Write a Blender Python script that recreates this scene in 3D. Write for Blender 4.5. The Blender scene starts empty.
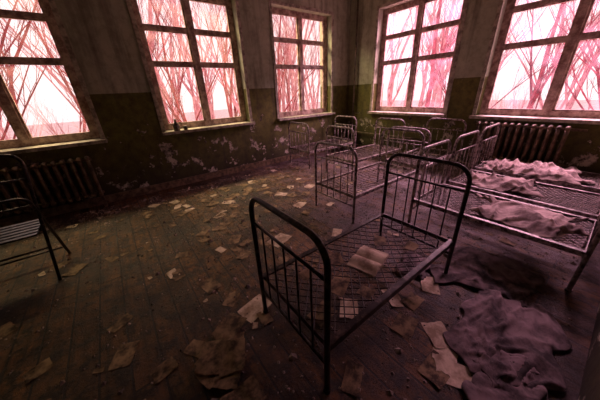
import bpy, bmesh, math, random
from mathutils import Vector, Matrix, noise
random.seed(7)
C=bpy.context.collection
YW,XW,YS,XWEST,ZC=5.03,5.55,-0.30,-2.9,3.75
SILL,TOP=1.04,3.22

# ---------------------------------------------------------------- materials
def newmat(name):
    m=bpy.data.materials.new(name); m.use_nodes=True
    nt=m.node_tree; nt.nodes.clear()
    out=nt.nodes.new("ShaderNodeOutputMaterial")
    return m,nt,out
def N(nt,t,**kw):
    n=nt.nodes.new(t)
    for k,v in kw.items():
        if k in n.inputs: n.inputs[k].default_value=v
        else: setattr(n,k,v)
    return n
def ramp(nt,fac,stops):
    r=nt.nodes.new("ShaderNodeValToRGB"); e=r.color_ramp.elements
    while len(e)<len(stops): e.new(0.5)
    for i,(p,c) in enumerate(stops):
        e[i].position=p; e[i].color=(c[0],c[1],c[2],1) if not isinstance(c,(int,float)) else (c,c,c,1)
    nt.links.new(fac,r.inputs[0]); return r.outputs[0]
def mixc(nt,fac,a,b,mode='MIX'):
    m=nt.nodes.new("ShaderNodeMix"); m.data_type='RGBA'; m.blend_type=mode
    for s,v in ((m.inputs[0],fac),(m.inputs[6],a),(m.inputs[7],b)):
        if hasattr(v,'links'): nt.links.new(v,s)
        elif isinstance(v,(int,float)): s.default_value=v
        else: s.default_value=(v[0],v[1],v[2],1)
    return m.outputs[2]
def pos(nt):
    g=nt.nodes.new("ShaderNodeNewGeometry"); return g.outputs['Position']
def nz(nt,vec,scale,detail=5,rough=.6):
    n=N(nt,"ShaderNodeTexNoise",Scale=scale,Detail=detail,Roughness=rough); nt.links.new(vec,n.inputs['Vector']); return n.outputs['Fac']
def finish(nt,out,col,rough=.7,metal=0,bump=None,bs=.3,bd=.01,spec=.4):
    b=nt.nodes.new("ShaderNodeBsdfPrincipled")
    for s,v in ((b.inputs['Base Color'],col),(b.inputs['Roughness'],rough),(b.inputs['Metallic'],metal)):
        if hasattr(v,'links'): nt.links.new(v,s)
        elif isinstance(v,(int,float)): s.default_value=v
        else: s.default_value=(v[0],v[1],v[2],1)
    b.inputs['Specular IOR Level'].default_value=spec
    if bump is not None:
        bp=N(nt,"ShaderNodeBump",Strength=bs,Distance=bd); nt.links.new(bump,bp.inputs['Height']); nt.links.new(bp.outputs[0],b.inputs['Normal'])
    nt.links.new(b.outputs[0],out.inputs[0]); return b

def mat_wall():
    m,nt,o=newmat("old_painted_plaster"); P=pos(nt)
    sep=nt.nodes.new("ShaderNodeSeparateXYZ"); nt.links.new(P,sep.inputs[0])
    big=nz(nt,P,1.1,4); fine=nz(nt,P,9,8,.7); peel=nz(nt,P,3.4,8,.66)
    up=ramp(nt,big,[(.3,(.38,.40,.29)),(.7,(.58,.60,.46))])
    up=mixc(nt,ramp(nt,fine,[(.45,0),(.75,.6)]),up,(.16,.15,.09))
    lo=ramp(nt,big,[(.3,(.14,.14,.03)),(.7,(.22,.21,.06))])
    lo=mixc(nt,ramp(nt,fine,[(.4,0),(.7,.8)]),lo,(.04,.035,.015))
    mps=N(nt,"ShaderNodeMapping"); mps.inputs['Scale'].default_value=(5,5,.5); nt.links.new(P,mps.inputs[0])
    streak=ramp(nt,nz(nt,mps.outputs[0],1.2,6),[(.48,0),(.70,.65)])
    a=nt.nodes.new("ShaderNodeMath"); a.operation='GREATER_THAN'; a.inputs[1].default_value=1.70
    nt.links.new(sep.outputs[2],a.inputs[0])
    col=mixc(nt,a.outputs[0],lo,up)
    col=mixc(nt,streak,col,(.06,.05,.03))
    mr=N(nt,"ShaderNodeMapRange"); mr.inputs['From Min'].default_value=1.8; mr.inputs['From Max'].default_value=.7
    mr.inputs['To Min'].default_value=-.09; mr.inputs['To Max'].default_value=.04; nt.links.new(sep.outputs[2],mr.inputs['Value'])
    ad=nt.nodes.new("ShaderNodeMath"); ad.operation='ADD'; nt.links.new(peel,ad.inputs[0]); nt.links.new(mr.outputs[0],ad.inputs[1])
    k=ramp(nt,ad.outputs[0],[(.605,0),(.615,1)])
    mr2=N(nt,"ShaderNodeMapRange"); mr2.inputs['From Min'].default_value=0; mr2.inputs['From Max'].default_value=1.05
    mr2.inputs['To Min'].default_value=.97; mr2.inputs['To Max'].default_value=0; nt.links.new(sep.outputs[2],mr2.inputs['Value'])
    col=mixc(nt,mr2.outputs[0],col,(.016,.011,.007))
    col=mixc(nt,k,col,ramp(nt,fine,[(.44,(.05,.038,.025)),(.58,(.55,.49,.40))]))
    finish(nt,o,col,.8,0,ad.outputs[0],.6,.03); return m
def mat_ceiling():
    m,nt,o=newmat("ceiling_whitewash"); P=pos(nt)
    finish(nt,o,ramp(nt,nz(nt,P,2,6),[(.3,(.25,.23,.17)),(.7,(.45,.42,.33))]),.9); return m
def mat_floor():
    m,nt,o=newmat("old_floorboards"); P=pos(nt)
    mp=N(nt,"ShaderNodeMapping"); mp.inputs['Rotation'].default_value=(0,0,math.radians(90)); nt.links.new(P,mp.inputs[0])
    br=N(nt,"ShaderNodeTexBrick",Scale=1.0); br.inputs['Mortar Size'].default_value=.007; br.inputs['Brick Width'].default_value=2.6
    br.inputs['Row Height'].default_value=.17; br.inputs['Color1'].default_value=(.20,.085,.018,1); br.inputs['Color2'].default_value=(.10,.043,.012,1)
    br.inputs['Mortar'].default_value=(.004,.003,.002,1); nt.links.new(mp.outputs[0],br.inputs['Vector'])
    st=N(nt,"ShaderNodeMapping"); st.inputs['Scale'].default_value=(9,.8,1); nt.links.new(P,st.inputs[0])
    gr=nz(nt,st.outputs[0],3,6)
    col=mixc(nt,ramp(nt,gr,[(.42,0),(.66,.85)]),br.outputs['Color'],(.018,.010,.005))
    big=nz(nt,P,.9,6,.6); dirt=nz(nt,P,2.2,9,.68); spk=nz(nt,P,9,10,.78)
    col=mixc(nt,ramp(nt,dirt,[(.5,0),(.66,.45)]),col,(.10,.062,.03))
    col=mixc(nt,ramp(nt,big,[(.43,0),(.60,.85)]),col,(.013,.008,.005))
    col=mixc(nt,ramp(nt,spk,[(.46,0),(.58,.92)]),col,(.010,.007,.005))
    col=mixc(nt,ramp(nt,nz(nt,P,30,6,.8),[(.6,0),(.68,.5)]),col,(.26,.19,.13))
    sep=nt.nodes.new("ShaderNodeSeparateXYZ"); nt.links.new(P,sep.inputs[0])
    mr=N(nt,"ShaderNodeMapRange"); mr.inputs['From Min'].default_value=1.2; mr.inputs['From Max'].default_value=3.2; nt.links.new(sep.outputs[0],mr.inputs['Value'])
    cast_tint=nt.nodes.new("ShaderNodeMath"); cast_tint.operation='MULTIPLY'; nt.links.new(mr.outputs[0],cast_tint.inputs[0]); nt.links.new(ramp(nt,nz(nt,P,6,9,.75),[(.42,.0),(.62,.7)]),cast_tint.inputs[1])
    col=mixc(nt,cast_tint.outputs[0],col,(.21,.155,.175))  # purple light cast painted into the boards towards the east side
    inv=nt.nodes.new("ShaderNodeMath"); inv.operation='SUBTRACT'; nt.links.new(spk,inv.inputs[0]); nt.links.new(br.outputs['Fac'],inv.inputs[1])
    finish(nt,o,col,ramp(nt,dirt,[(.35,.34),(.65,.7)]),0,inv.outputs[0],.9,.025,.35); return m
def mat_noise(name,c1,c2,scale=8,rough=.6,metal=0,bs=.2,lo=.4,hi=.6,spec=.4):
    m,nt,o=newmat(name)
    tc=nt.nodes.new("ShaderNodeTexCoord").outputs['Object']
    n=nz(nt,tc,scale,7,.7)
    finish(nt,o,ramp(nt,n,[(lo,c1),(hi,c2)]),rough,metal,n,bs,.005,spec); return m
M_wall=mat_wall(); M_ceil=mat_ceiling(); M_floor=mat_floor()
M_bed=mat_noise("rusty_chipped_enamel",(.015,.010,.009),(.15,.11,.09),22,.36,.35,.3,.50,.7,.5)
M_bed2=mat_noise("faded_white_enamel",(.05,.03,.03),(.50,.42,.41),18,.4,.1,.3,.42,.58,.5)
M_wire=mat_noise("rusty_spring_wire",(.03,.02,.016),(.20,.145,.13),30,.5,.4,0)
M_frame=mat_noise("peeling_window_paint",(.26,.15,.13),(.66,.50,.44),9,.6)
M_sill=mat_noise("dirty_white_sill_paint",(.22,.19,.15),(.58,.53,.44),10,.6)
M_rad=mat_noise("rusty_radiator_paint",(.06,.04,.025),(.22,.15,.09),10,.6,.1)
M_pipe=mat_noise("old_pipe_paint",(.06,.045,.03),(.2,.16,.11),10,.6)
M_paper=mat_noise("yellowed_paper",(.24,.17,.11),(.62,.51,.38),7,.85)
M_paper2=mat_noise("soiled_paper",(.04,.025,.014),(.26,.18,.10),11,.9)
M_print=mat_noise("faded_ink_print",(.22,.14,.10),(.40,.30,.22),40,.9)
M_cloth=mat_noise("dusty_mattress_ticking",(.14,.095,.09),(.50,.39,.36),5,.95)
M_cloth2=mat_noise("grimy_fabric",(.03,.022,.023),(.20,.145,.15),5,.95)
M_chip=mat_noise("plaster_crumbs",(.04,.03,.025),(.38,.30,.25),3,.9)
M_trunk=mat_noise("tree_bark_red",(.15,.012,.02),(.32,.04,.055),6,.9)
M_trunk2=mat_noise("tree_bark_hazed",(.58,.22,.25),(.85,.48,.5),6,.9)  # far trees: haze painted in as a lighter pink bark
M_brush=mat_noise("pale_undergrowth",(.65,.28,.31),(.92,.62,.63),5,.9)  # shrubs in a paler pink than the trees
M_ground=mat_noise("frosty_ground",(.60,.40,.41),(.85,.65,.65),2,.95)
M_bottle=mat_noise("dull_tin",(.10,.09,.08),(.35,.31,.26),12,.4,.4)
def mat_glass():
    m,nt,o=newmat("dirty_window_glass"); tc=nt.nodes.new("ShaderNodeTexCoord").outputs['Object']
    t=N(nt,"ShaderNodeBsdfTransparent"); t.inputs[0].default_value=(1,.97,.97,1)
    d=N(nt,"ShaderNodeBsdfTranslucent"); d.inputs[0].default_value=(.9,.66,.74,1)
    mx=nt.nodes.new("ShaderNodeMixShader"); nt.links.new(ramp(nt,nz(nt,tc,3,6),[(.4,.01),(.7,.09)]),mx.inputs[0])
    nt.links.new(t.outputs[0],mx.inputs[1]); nt.links.new(d.outputs[0],mx.inputs[2]); nt.links.new(mx.outputs[0],o.inputs[0]); return m
M_glass=mat_glass()

# ---------------------------------------------------------------- mesh helpers
def obj(name,bm,mats,parent=None,smooth=False,loc=None,rot=None):
    me=bpy.data.meshes.new(name); bm.to_mesh(me); bm.free()
    for m in mats: me.materials.append(m)
    if smooth:
        for p in me.polygons: p.use_smooth=True
    o=bpy.data.objects.new(name,me); C.objects.link(o)
    if parent: o.parent=parent
    if loc: o.location=loc
    if rot: o.rotation_euler=rot
    return o
def empty(name,loc=(0,0,0),rz=0):
    e=bpy.data.objects.new(name,None); C.objects.link(e); e.location=loc; e.rotation_euler=(0,0,rz); e.empty_display_size=.1; return e
def box(bm,a,b,mi=0):
    x0,y0,z0=[min(a[i],b[i]) for i in range(3)]; x1,y1,z1=[max(a[i],b[i]) for i in range(3)]
    v=[bm.verts.new(p) for p in ((x0,y0,z0),(x1,y0,z0),(x1,y1,z0),(x0,y1,z0),(x0,y0,z1),(x1,y0,z1),(x1,y1,z1),(x0,y1,z1))]
    for f in ((0,3,2,1),(4,5,6,7),(0,1,5,4),(1,2,6,5),(2,3,7,6),(3,0,4,7)):
        fc=bm.faces.new([v[i] for i in f]); fc.material_index=mi
def tube(bm,pts,r,sides=8,mi=0,cap=True):
    pts=[Vector(p) for p in pts]; n=len(pts); rr=r if isinstance(r,(list,tuple)) else [r]*n
    T=[(pts[min(i+1,n-1)]-pts[max(i-1,0)]).normalized() for i in range(n)]
    up=Vector((0,0,1)) if abs(T[0].z)<.9 else Vector((1,0,0))
    u=T[0].cross(up).normalized(); rings=[]
    for i in range(n):
        u=(u-T[i]*u.dot(T[i])).normalized(); w=T[i].cross(u)
        rings.append([bm.verts.new(pts[i]+(u*math.cos(2*math.pi*k/sides)+w*math.sin(2*math.pi*k/sides))*rr[i]) for k in range(sides)])
    for i in range(n-1):
        for k in range(sides):
            f=bm.faces.new((rings[i][k],rings[i][(k+1)%sides],rings[i+1][(k+1)%sides],rings[i+1][k])); f.smooth=True; f.material_index=mi
    if cap and sides>3:
        bm.faces.new(rings[0][::-1]).material_index=mi; bm.faces.new(rings[-1]).material_index=mi

# ---------------------------------------------------------------- room shell
def wall_with_openings(name,axis,inner,outer,u0,u1,openings):
    bm=bmesh.new()
    def B(ua,ub,za,zb):
        if axis=='N': box(bm,(ua,inner,za),(ub,outer,zb))
        else: box(bm,(inner,ua,za),(outer,ub,zb))
    cur=u0
    for a,b in openings:
        B(cur,a,0,ZC); B(a,b,0,SILL); B(a,b,TOP,ZC); cur=b
    B(cur,u1,0,ZC)
    return obj(name,bm,[M_wall])
NW=[(-1.88,-.18),(.76,2.45),(3.22,4.90)]
EW=[(-.10,1.78),(2.36,4.16)]
TH=.42
wall_with_openings("wall_north",'N',YW,YW+TH,XWEST,XW+TH,NW)
wall_with_openings("wall_east",'E',XW,XW+TH,YS,YW,EW)
bm=bmesh.new(); box(bm,(XWEST-.2,YS-.2,0),(XW+TH,YS,ZC)); obj("wall_south",bm,[M_wall])
bm=bmesh.new(); box(bm,(XWEST-.2,YS,0),(XWEST,YW+TH,ZC)); obj("wall_west",bm,[M_wall])
bm=bmesh.new(); X0=XWEST+.003
box(bm,(X0,1.2,0.0),(X0+.04,2.1,2.1))
for z0,z1 in ((.2,.95),(1.1,1.95)): box(bm,(X0+.04,1.33,z0),(X0+.055,1.97,z1))
for a,b,c,d in ((1.12,1.2,0,2.18),(2.1,2.18,0,2.18),(1.2,2.1,2.1,2.18)): box(bm,(X0,a,c),(X0+.06,b,d))
tube(bm,[(X0+.04,2.03,1.03),(X0+.09,2.03,1.03),(X0+.09,1.91,1.03)],.01)
obj("door_1",bm,[M_sill])
bm=bmesh.new(); box(bm,(XWEST-.2,YS-.2,-.12),(XW+TH,YW+TH,0)); obj("floor",bm,[M_floor])
bm=bmesh.new(); box(bm,(XWEST-.2,YS-.2,ZC),(XW+TH,YW+TH,ZC+.12)); obj("ceiling",bm,[M_ceil])
bm=bmesh.new(); box(bm,(XWEST,YW-.025,0),(XW,YW,.13)); obj("baseboard_north",bm,[M_rad])
bm=bmesh.new(); box(bm,(XW-.025,YS,0),(XW,YW-.025,.13)); obj("baseboard_east",bm,[M_rad])

def window(idx,axis,a,b):
    root=empty("window_%d"%idx)
    bm=bmesh.new(); bg=bmesh.new(); bs=bmesh.new()
    d0=.16; d1=.24
    def B(m,ua,ub,za,zb,da=d0,db=d1):
        if axis=='N': box(m,(ua,YW+da,za),(ub,YW+db,zb))
        else: box(m,(XW+da,ua,za),(XW+db,ub,zb))
    fw=.085
    B(bm,a,a+fw,SILL,TOP);B(bm,b-fw,b,SILL,TOP);B(bm,a+fw,b-fw,SILL,SILL+.10);B(bm,a+fw,b-fw,TOP-fw,TOP)
    mid=(a+b)/2; B(bm,mid-.045,mid+.045,SILL+.1,TOP-fw,d0-.015,d1)
    for z in (2.14,2.66):
        B(bm,a+fw,mid-.045,z-.025,z+.025); B(bm,mid+.045,b-fw,z-.025,z+.025)
    for (p,q) in ((a+fw,mid-.045),(mid+.045,b-fw)):
        for (z0,z1) in ((SILL+.1,2.115),(2.165,2.635),(2.685,TOP-fw)):
            B(bm,p,p+.028,z0,z1,d0+.015,d1-.02);B(bm,q-.028,q,z0,z1,d0+.015,d1-.02)
            B(bm,p+.028,q-.028,z0,z0+.02,d0+.015,d1-.02);B(bm,p+.028,q-.028,z1-.02,z1,d0+.015,d1-.02)
            B(bg,p+.02,q-.02,z0+.015,z1-.015,d0+.045,d0+.049)
    B(bs,a-.07,b+.07,SILL-.045,SILL+.004,-.11,0); B(bs,a,b,SILL-.01,SILL+.006,0,d0)
    B(bs,a-.06,a,SILL+.005,TOP,-.018,0); B(bs,b,b+.06,SILL+.005,TOP,-.018,0); B(bs,a-.06,b+.06,TOP,TOP+.06,-.018,0)
    obj("frame",bm,[M_frame],root); obj("glass_panes",bg,[M_glass],root); obj("sill_and_casing",bs,[M_sill],root)
i=1
for a,b in NW: window(i,'N',a,b); i+=1
for a,b in EW[::-1]: window(i,'E',a,b); i+=1

# ---------------------------------------------------------------- beds
def arch(bm,W,h,r=.017,rc=.13,x=0,z0=0):
    pts=[(x,0,z0),(x,0,h*.5)]
    for k in range(7):
        a=math.pi/2*k/6; pts.append((x,rc-rc*math.cos(a),h-rc+rc*math.sin(a)))
    for k in range(7):
        a=math.pi/2*k/6; pts.append((x,W-rc+rc*math.sin(a),h-rc+rc*math.cos(a)))
    pts+=[(x,W,h*.5),(x,W,z0)]
    tube(bm,pts,r,10)
def bed_end(bm,W,h,x=0,nb=5,low=.24,up=None):
    arch(bm,W,h,x=x)
    up=up or h-.20
    tube(bm,[(x,0,up),(x,W,up)],.010,8); tube(bm,[(x,0,low),(x,W,low)],.011,8)
    for k in range(nb):
        y=W*(k+1)/(nb+1); tube(bm,[(x,y,low),(x,y,up)],.0065,6)
    for y in (0,W):
        tube(bm,[(x,y,.0),(x,y,.03)],.022,10)
def bed(loc,rz,L=1.52,W=.73,h=.97,h2=.97,mat=M_bed,dense=False,name="metal_bed",wire=None,wr=.0035,s=.075):
    root=empty(name,loc,rz)
    bm=bmesh.new(); bed_end(bm,W,h,0); obj("head_end",bm,[mat],root)
    bm=bmesh.new(); bed_end(bm,W,h2,L); obj("foot_end",bm,[mat],root)
    bm=bmesh.new(); z=.36
    for y,sg in ((.0,1),(W,-1)):
        box(bm,(0,y-.003,z-.022),(L,y+.003,z+.022)); box(bm,(0,y,z+.016),(L,y+sg*.035,z+.022))
    for x,sg in ((.015,1),(L-.015,-1)):
        box(bm,(x,0.005,z-.02),(x+sg*.006,W-.005,z+.02))
    obj("side_rails",bm,[mat],root)
    bm=bmesh.new()
    sag=lambda x,y:-.05*math.sin(math.pi*x/L)*math.sin(math.pi*y/W)
    if not dense:
        for k in range(1,9):
            y=W*k/9; tube(bm,[(.02+(L-.04)*t/10,y,z+.005+sag(L*t/10,y)) for t in range(11)],wr,4)
        for k in range(1,19):
            x=L*k/19; tube(bm,[(x,W*t/6,z+.005+sag(x,W*t/6)) for t in range(7)],wr,4)
    else:
        n=int((L+W)/s)
        for k in range(n):
            c=k*s
            for sg in (1,-1):
                pts=[]
                for t in range(17):
                    y=W*t/16; x=c-y if sg==1 else c-W+y
                    if .01<x<L-.01: pts.append((x,y,z+.005+sag(x,y)))
                if len(pts)>1: tube(bm,pts,wr,4,cap=False)
    obj("spring_mesh",bm,[wire or M_wire],root)
    return root
b1=bed((.565,.59,0),0,h=1.03,h2=1.03,L=1.49,W=.71,dense=True,wire=M_bed,wr=.004,s=.085)
bed((2.16,1.78,0),0,mat=M_bed2)
bed((3.92,1.80,0),math.radians(1.5),L=1.45,mat=M_bed2)
bed((3.30,4.05,0),0,mat=M_bed2)
bed((3.35,2.85,0),math.radians(-2),mat=M_bed2)
R=-math.pi/2
for k,x in enumerate((2.60,3.50,4.42)):
    bed((x,1.27,0),R+math.radians((.5,-1,.6)[k]),L=1.40,W=.76,mat=M_bed2,dense=True,wr=.004,s=.06)

# tubular folding chair by the north wall, far left
ch=empty("folding_chair",(0,0,0)); bm=bmesh.new()
def frame(bm,f0,t0,f1,t1,r=.014,rc=.1):
    f0,t0,f1,t1=map(Vector,(f0,t0,f1,t1)); u0=(t0-f0).normalized(); u1=(t1-f1).normalized(); w=(t1-t0).normalized()
    pts=[f0]
    for k in range(6):
        a=math.pi/2*k/5; pts.append(t0-u0*rc*(1-math.sin(a))+w*rc*(1-math.cos(a)))
    for k in range(6):
        a=math.pi/2*k/5; pts.append(t1-u1*rc*(1-math.cos(a))-w*rc*(1-math.sin(a)))
    pts.append(f1); tube(bm,pts,r,10)
A0,A1,B0,B1=(-.83,2.95,0),(-.72,3.24,1.20),(-1.42,2.95,0),(-1.36,3.24,1.20)
frame(bm,A0,A1,B0,B1)
frame(bm,(-.80,3.50,0),(-.76,2.99,.86),(-1.38,3.50,0),(-1.34,2.99,.86),rc=.07)
def lerp(a,b,t): return Vector(a)*(1-t)+Vector(b)*t
for t in (.82,.62,.28):
    tube(bm,[lerp(A0,A1,t),lerp(B0,B1,t)],.010,8)
for k in range(5):
    s=(k+1)/6; tube(bm,[lerp(lerp(A0,A1,.62),lerp(B0,B1,.62),s),lerp(lerp(A0,A1,.82),lerp(B0,B1,.82),s)],.006,6)
tube(bm,[(-.80,3.42,.13),(-1.38,3.42,.13)],.010,8)
obj("tube_frame",bm,[M_bed],ch)
bm=bmesh.new()
for k in range(6):
    y=2.98+k*.065; box(bm,(-1.33,y,.50+.004*k),(-.82,y+.045,.515+.004*k))
obj("seat_slats",bm,[M_bed],ch)

# ---------------------------------------------------------------- cloth heaps
def cloth(name,cx,cy,z,w,l,rz,amp,mat,seed=0,nx=80,ny=60,base=.006,freq=3.2,wob=.22,fine=.5):
    bm=bmesh.new(); g=[]
    for i in range(nx+1):
        row=[]
        for j in range(ny+1):
            u=i/nx*2-1; v=j/ny*2-1
            e=1+wob*noise.noise(Vector((v*1.6+seed,seed*1.7,u*.5)))*1.5
            x=u*w/2*e+ .07*noise.noise(Vector((u*2.5,v*2.5,seed+5))); y=v*l/2*(1+wob*1.5*noise.noise(Vector((u*1.6+seed,seed,v*.5))))+.06*noise.noise(Vector((u*2.5,v*2.5,seed+15)))
            fall=(1-abs(u)**6)*(1-abs(v)**6)
            # long soft folds: anisotropic ridges across a warped direction
            wx=x+.25*noise.noise(Vector((x*1.7,y*1.7,seed))); wy=y+.25*noise.noise(Vector((x*1.7+5,y*1.7,seed+3)))
            q=Vector((wx*freq*.45,wy*freq*1.9,seed)); q2=Vector(((wx+wy)*freq*1.3,(wx-wy)*freq*.6,seed+8))
            rd=max(0,1-abs(noise.noise(q)*2.6))**2; rd2=max(0,1-abs(noise.noise(q2)*2.6))**2; rd3=max(0,1-abs(noise.noise(q2*2.4)*2.4))**2
            h=.55*rd+.40*rd2+.15*fine*rd3+.45*max(0,noise.noise(Vector((x*2.2,y*2.2,seed+2))))
            row.append(bm.verts.new((x,y,base+amp*h*(.25+.75*fall))))
        g.append(row)
    for i in range(nx):
        for j in range(ny):
            f=bm.faces.new((g[i][j],g[i+1][j],g[i+1][j+1],g[i][j+1])); f.smooth=True
    o=obj(name,bm,[mat],loc=(cx,cy,z),rot=(0,0,rz))
    s=o.modifiers.new("s","SOLIDIFY"); s.thickness=.006; s.offset=1
    return o
cloth("crumpled_mattress",4.74,.62,.365,.66,1.05,.12,.13,M_cloth,1,freq=3.6)
cloth("crumpled_mattress",3.88,.80,.365,.60,.72,.2,.10,M_cloth,4,freq=3.6)
cloth("crumpled_blanket",3.0,.32,.365,.60,.78,.1,.09,M_cloth,7,freq=4)
cloth("discarded_blanket",1.78,.10,.002,.80,.52,.1,.05,M_cloth2,11,freq=4.5,wob=.25)
cloth("discarded_blanket",2.33,.36,.002,.6,.75,.4,.05,M_cloth2,14,freq=4.5,wob=.3)
cloth("discarded_blanket",1.42,-.02,.002,.42,.35,.4,.04,M_cloth2,33,40,40,freq=5,wob=.3)
cloth("soiled_rag",1.95,.85,.002,.35,.25,.3,.04,M_cloth2,21,24,24)

# ---------------------------------------------------------------- papers
def sheet(bm,x,y,z,w,l,rz,mi=0,curl=.015):
    n=6; g=[]; c,s=math.cos(rz),math.sin(rz); ph=random.random()*6
    for i in range(n+1):
        row=[]
        for j in range(n+1):
            u=(i/n-.5)*w; v=(j/n-.5)*l
            if (i in(0,n)) : u+=random.uniform(-.02,.02)*w
            if (j in(0,n)) : v+=random.uniform(-.02,.02)*l
            h=curl*(.5+.5*math.sin(ph+u/w*4+v/l*3))*(.6+(abs(u/w)+abs(v/l)))+.002
            row.append(bm.verts.new((x+u*c-v*s,y+u*s+v*c,z+h)))
        g.append(row)
    for i in range(n):
        for j in range(n):
            f=bm.faces.new((g[i][j],g[i+1][j],g[i+1][j+1],g[i][j+1])); f.smooth=True; f.material_index=mi
bm=bmesh.new()
key=[(.52,1.39,.24,.17,.3,0),(1.41,.35,.2,.15,.9,0),(1.33,.27,.2,.14,.2,0),(1.22,.17,.15,.2,.5,0),(1.26,.10,.12,.16,1.1,0),(1.17,.25,.14,.2,1.4,1),
(1.30,.54,.2,.14,.4,1),(1.45,.72,.15,.1,.8,0),(1.55,.62,.17,.12,.1,1),(-.72,3.05,.2,.14,.9,1),(-.39,4.49,.14,.10,.2,1),(.61,3.71,.14,.09,.4,0),(.06,4.07,.14,.1,.4,1),
(.49,3.97,.14,.1,1.1,0),(.91,4.23,.18,.12,.7,1),(.87,2.31,.15,.10,.2,1),(1.07,3.07,.16,.12,.7,1),(.52,2.7,.13,.1,.3,1),(.76,2.1,.16,.12,.9,1),(1.21,2.09,.26,.18,.3,0),(1.07,2.2,.2,.15,1.0,1),
(1.98,2.69,.2,.14,.2,0),(1.83,3.69,.16,.12,.7,1),(-.17,1.33,.14,.1,.3,1),(-.83,1.86,.13,.1,.3,1),
(1.83,.62,.2,.14,.4,0),(1.56,.09,.2,.14,.7,1),(2.6,3.2,.2,.14,.4,0),(2.3,3.4,.16,.12,1,0),(1.6,2.9,.16,.11,.1,1),
(.9,1.0,.2,.15,.2,1),(1.1,.9,.2,.14,.9,0),(1.3,1.15,.18,.13,.4,1),(1.7,1.1,.2,.14,1.1,1),(.4,1.6,.14,.1,.6,1)]
for x,y,w,l,r,mi in key: sheet(bm,x,y,.0,w,l,r+random.uniform(-.2,.2),mi,.008)
# pile of soiled sheets left of the near bed
for k in range(9):
    sheet(bm,.14+random.gauss(0,.07),1.2+random.gauss(0,.13),.002+.004*k,.22,.16,random.uniform(0,3),1,.018)
for k in range(300):
    if k%3: x=random.gauss(1.6,.95); y=random.gauss(3.6,.8)
    else: x=random.uniform(-1.2,4.8); y=random.uniform(.3,4.8)
    if not(-1.6<x<5.2 and 0<y<4.75): continue
    s=random.choice((.04,.05,.07,.12,.17,.19))*random.uniform(.7,1.1)
    sheet(bm,x,y,.001,s,s*random.uniform(.5,.8),random.uniform(0,3),random.choice((0,1,1,1,1)),random.uniform(.002,.010))
obj("scattered_papers",bm,[M_paper,M_paper2])
bm=bmesh.new()
for k in range(8500):
    if k%4==0: x=random.uniform(.3,5.2); y=random.uniform(-.2,3.2)
    elif k%4==1: x=random.uniform(-1.2,3.5); y=4.8-abs(random.gauss(0,.4))
    elif k%4==2: x=random.gauss(1.6,1.1); y=random.gauss(3.3,.9)
    else: x=random.uniform(-2.2,5.2); y=random.uniform(-.2,4.8)
    if not(-2.6<x<5.25 and -.25<y<4.78): continue
    s=random.uniform(.004,.015)*(2.2 if random.random()<.07 else 1)
    c=Vector((x,y,s*.35)); vs=[]
    a0=random.random()*6
    for q in range(5):
        a=a0+q*1.256; rr=s*random.uniform(.6,1.1); vs.append(bm.verts.new(c+Vector((rr*math.cos(a),rr*math.sin(a),-s*.35))))
    t=bm.verts.new(c+Vector((random.uniform(-.3,.3)*s,random.uniform(-.3,.3)*s,s*.5)))
    for q in range(5): bm.faces.new((vs[q],vs[(q+1)%5],t))
obj("plaster_debris",bm,[M_chip])
bm=bmesh.new()
for x,y,w,l,r,mi in ((.95,.88,.16,.12,.4,1),(1.15,1.10,.14,.1,1,1),(.85,1.12,.13,.09,.2,1),(1.62,1.02,.14,.1,.7,1),(1.75,.80,.12,.09,.1,1),(1.05,.72,.1,.1,.3,1)):
    sheet(bm,x,y,.345,w,l,r,mi,.01)
obj("loose_papers",bm,[M_paper,M_paper2])
nb=empty("open_notebook",(1.34,.93,.335),.25)
bm=bmesh.new()
for s in (1,-1):
    for layer in range(4):
        g=[]
        for i in range(9):
            t=i/8; x=s*t*.155; z=.004*layer+.022*math.sin(math.pi*min(1,t*1.15))*.9+.003
            g.append((bm.verts.new((x,-.11,z)),bm.verts.new((x,.11,z))))
        for i in range(8): bm.faces.new((g[i][0],g[i+1][0],g[i+1][1],g[i][1])).smooth=True
obj("pages",bm,[M_paper],nb)
bm=bmesh.new(); box(bm,(-.16,-.115,0),(.16,.115,.003)); obj("cover",bm,[M_print],nb)

# ---------------------------------------------------------------- radiators
def radiator(loc,rz,n,h=.58,z0=.20,pitch=.095):
    root=empty("cast_iron_radiator",loc,rz); bm=bmesh.new()
    for k in range(n):
        x=(k+.5)*pitch
        for dy in (-.045,.045):
            tube(bm,[(x,dy,z0+.03),(x,dy,z0+h-.03)],.024,8)
        for z in (z0+.03,z0+h-.03):
            tube(bm,[(x,-.075,z),(x,-.045,z+(.02 if z>z0+.1 else -.02)),(x,.045,z+(.02 if z>z0+.1 else -.02)),(x,.075,z)],[.02,.032,.032,.02],8)
        box(bm,(x-.012,-.04,z0+.03),(x+.012,.04,z0+h-.03))
    L=n*pitch
    tube(bm,[(-.15,0,z0+.03),(L,0,z0+.03)],.02,8); tube(bm,[(-.15,0,z0+h-.03),(L,0,z0+h-.03)],.02,8)
    for x in (pitch*.5,L-pitch*.5): box(bm,(x-.02,-.03,0),(x+.02,.03,z0+.02))
    obj("sections",bm,[M_rad],root)
radiator((-2.0,YW-.16,0),0,17,.6,.22)
radiator((XW-.15,.45,0),math.pi/2,13,.6,.34)
bm=bmesh.new()
tube(bm,[(XW-.09,4.72,0),(XW-.09,4.72,ZC)],.022,10); tube(bm,[(XW-.09,4.62,.5),(XW-.09,2.3,.5)],.018,8); tube(bm,[(XW-.09,4.72,.5),(XW-.09,4.62,.5)],.018,8)
obj("heating_pipe",bm,[M_pipe])
bm=bmesh.new()
prof=[(.0,.045),(.01,.055),(.09,.055),(.125,.038),(.15,.02),(.19,.02),(.20,.026)]
tube(bm,[(0,0,z) for z,r in prof],[r for z,r in prof],16)
tube(bm,[(.052,0,.03),(.10,0,.06),(.095,0,.13),(.035,0,.145)],.008,6)
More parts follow.
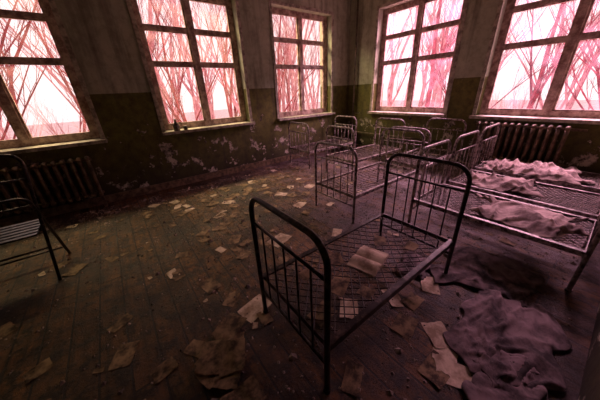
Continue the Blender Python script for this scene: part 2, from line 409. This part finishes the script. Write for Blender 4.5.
obj("tin_flask",bm,[M_bottle],loc=(.95,YW-.045,SILL+.004))
bm=bmesh.new()
prof=[(.0,.03),(.005,.035),(.07,.04),(.072,.036)]
tube(bm,[(0,0,z) for z,r in prof],[r for z,r in prof],14)
tube(bm,[(.036,0,.015),(.065,0,.03),(.06,0,.055),(.038,0,.06)],.005,6)
obj("tin_mug",bm,[M_bottle],loc=(1.1,YW-.05,SILL+.004),rot=(0,0,2))

# ---------------------------------------------------------------- outside
def tree_mesh(seed,mat,H0=5,H1=7,r0=.06,r1=.12,lean=.08):
    rnd=random.Random(seed); bm=bmesh.new()
    def grow(p,d,L,r,lev):
        n=5 if lev==0 else 4; pts=[p.copy()]; rs=[r]; q=p.copy(); dd=d.copy()
        for k in range(n):
            dd=(dd+Vector((rnd.gauss(0,.11),rnd.gauss(0,.11),rnd.gauss(.04,.06)))).normalized(); q=q+dd*L/n
            pts.append(q.copy()); rs.append(r*(1-.16*(k+1)))
        tube(bm,pts,rs,5 if lev<2 else 3,cap=False)
        if lev<3:
            for k in range((7,5,4)[lev]):
                i=rnd.randint(1,n); a=rnd.random()*6.28
                side=Vector((math.cos(a),math.sin(a),rnd.uniform(.5,1.6))).normalized()
                grow(pts[i],(dd*.7+side*.7).normalized(),L*rnd.uniform(.4,.62),rs[i]*.55,lev+1)
    grow(Vector((0,0,0)),Vector((rnd.gauss(0,lean),rnd.gauss(0,lean),1)),rnd.uniform(H0,H1),rnd.uniform(r0,r1),0)
    me=bpy.data.meshes.new("tree_mesh"); bm.to_mesh(me); bm.free(); me.materials.append(mat); return me
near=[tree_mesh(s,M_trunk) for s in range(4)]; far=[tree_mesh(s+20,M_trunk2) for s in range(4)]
shr=[tree_mesh(s+40,M_brush,1.6,2.4,.02,.035,.3) for s in range(3)]
def put(me,x,y,s,nm="bare_tree"):
    o=bpy.data.objects.new(nm,me); C.objects.link(o); o.location=(x,y,-1.0); o.rotation_euler=(0,0,random.random()*6.28); o.scale=(s,s,s)
for k in range(20): put(random.choice(near),random.uniform(-4,10),random.uniform(9,13),random.uniform(.8,1.2))
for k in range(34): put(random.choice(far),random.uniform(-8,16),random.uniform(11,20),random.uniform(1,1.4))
for k in range(18): put(random.choice(near),random.uniform(9.5,14),random.uniform(-4,7),random.uniform(.8,1.2))
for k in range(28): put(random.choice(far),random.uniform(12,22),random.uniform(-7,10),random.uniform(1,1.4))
for k in range(50): put(random.choice(shr),random.uniform(-6,14),random.uniform(10,15),random.uniform(.9,1.5),"bare_shrub")
for k in range(50): put(random.choice(shr),random.uniform(10,17),random.uniform(-6,8),random.uniform(.9,1.5),"bare_shrub")
bm=bmesh.new(); box(bm,(-40,-30,-1.3),(50,50,-1.0)); obj("ground_outside",bm,[M_ground])

# ---------------------------------------------------------------- light
w=bpy.data.worlds.new("overcast"); bpy.context.scene.world=w; w.use_nodes=True
bg=w.node_tree.nodes['Background']; bg.inputs[0].default_value=(1.0,.84,.85,1); bg.inputs[1].default_value=1.4
def area(name,loc,target,size,power,col):
    l=bpy.data.lights.new(name,'AREA'); l.shape='RECTANGLE'; l.size=size[0]; l.size_y=size[1]; l.energy=power; l.color=col
    o=bpy.data.objects.new(name,l); C.objects.link(o); o.location=loc
    o.rotation_euler=(Vector(target)-Vector(loc)).to_track_quat('-Z','Y').to_euler()
area("fill_light_east",(8.3,2.3,5.0),(3.4,1.8,.2),(5.5,1.4),2100,(1,.53,.72))  # added magenta lamp, out of sight above the east windows, brightens the room
area("fill_light_north",(1.0,7.6,5.4),(.8,3.7,.2),(5.5,1.2),850,(1,.80,.40))  # added warm yellow lamp, hidden high outside, lifts the left floor

# ---------------------------------------------------------------- camera
f,pitch,roll,yaw=238.7459,.4259,.0479,.9354
fwd=Vector((math.cos(pitch)*math.cos(yaw),math.cos(pitch)*math.sin(yaw),-math.sin(pitch)))
r=Vector((math.sin(yaw),-math.cos(yaw),0)); d=fwd.cross(r)
r2=r*math.cos(roll)+d*math.sin(roll); d2=-r*math.sin(roll)+d*math.cos(roll)
cd=bpy.data.cameras.new("camera"); cam=bpy.data.objects.new("camera",cd); C.objects.link(cam)
cd.sensor_width=36; cd.lens=f*36/600; cd.clip_start=.03
m=Matrix((r2,-d2,-fwd)).transposed().to_4x4(); m.translation=Vector((0,0,1.6)); cam.matrix_world=m
bpy.context.scene.camera=cam
bpy.context.scene.view_settings.view_transform='Standard'
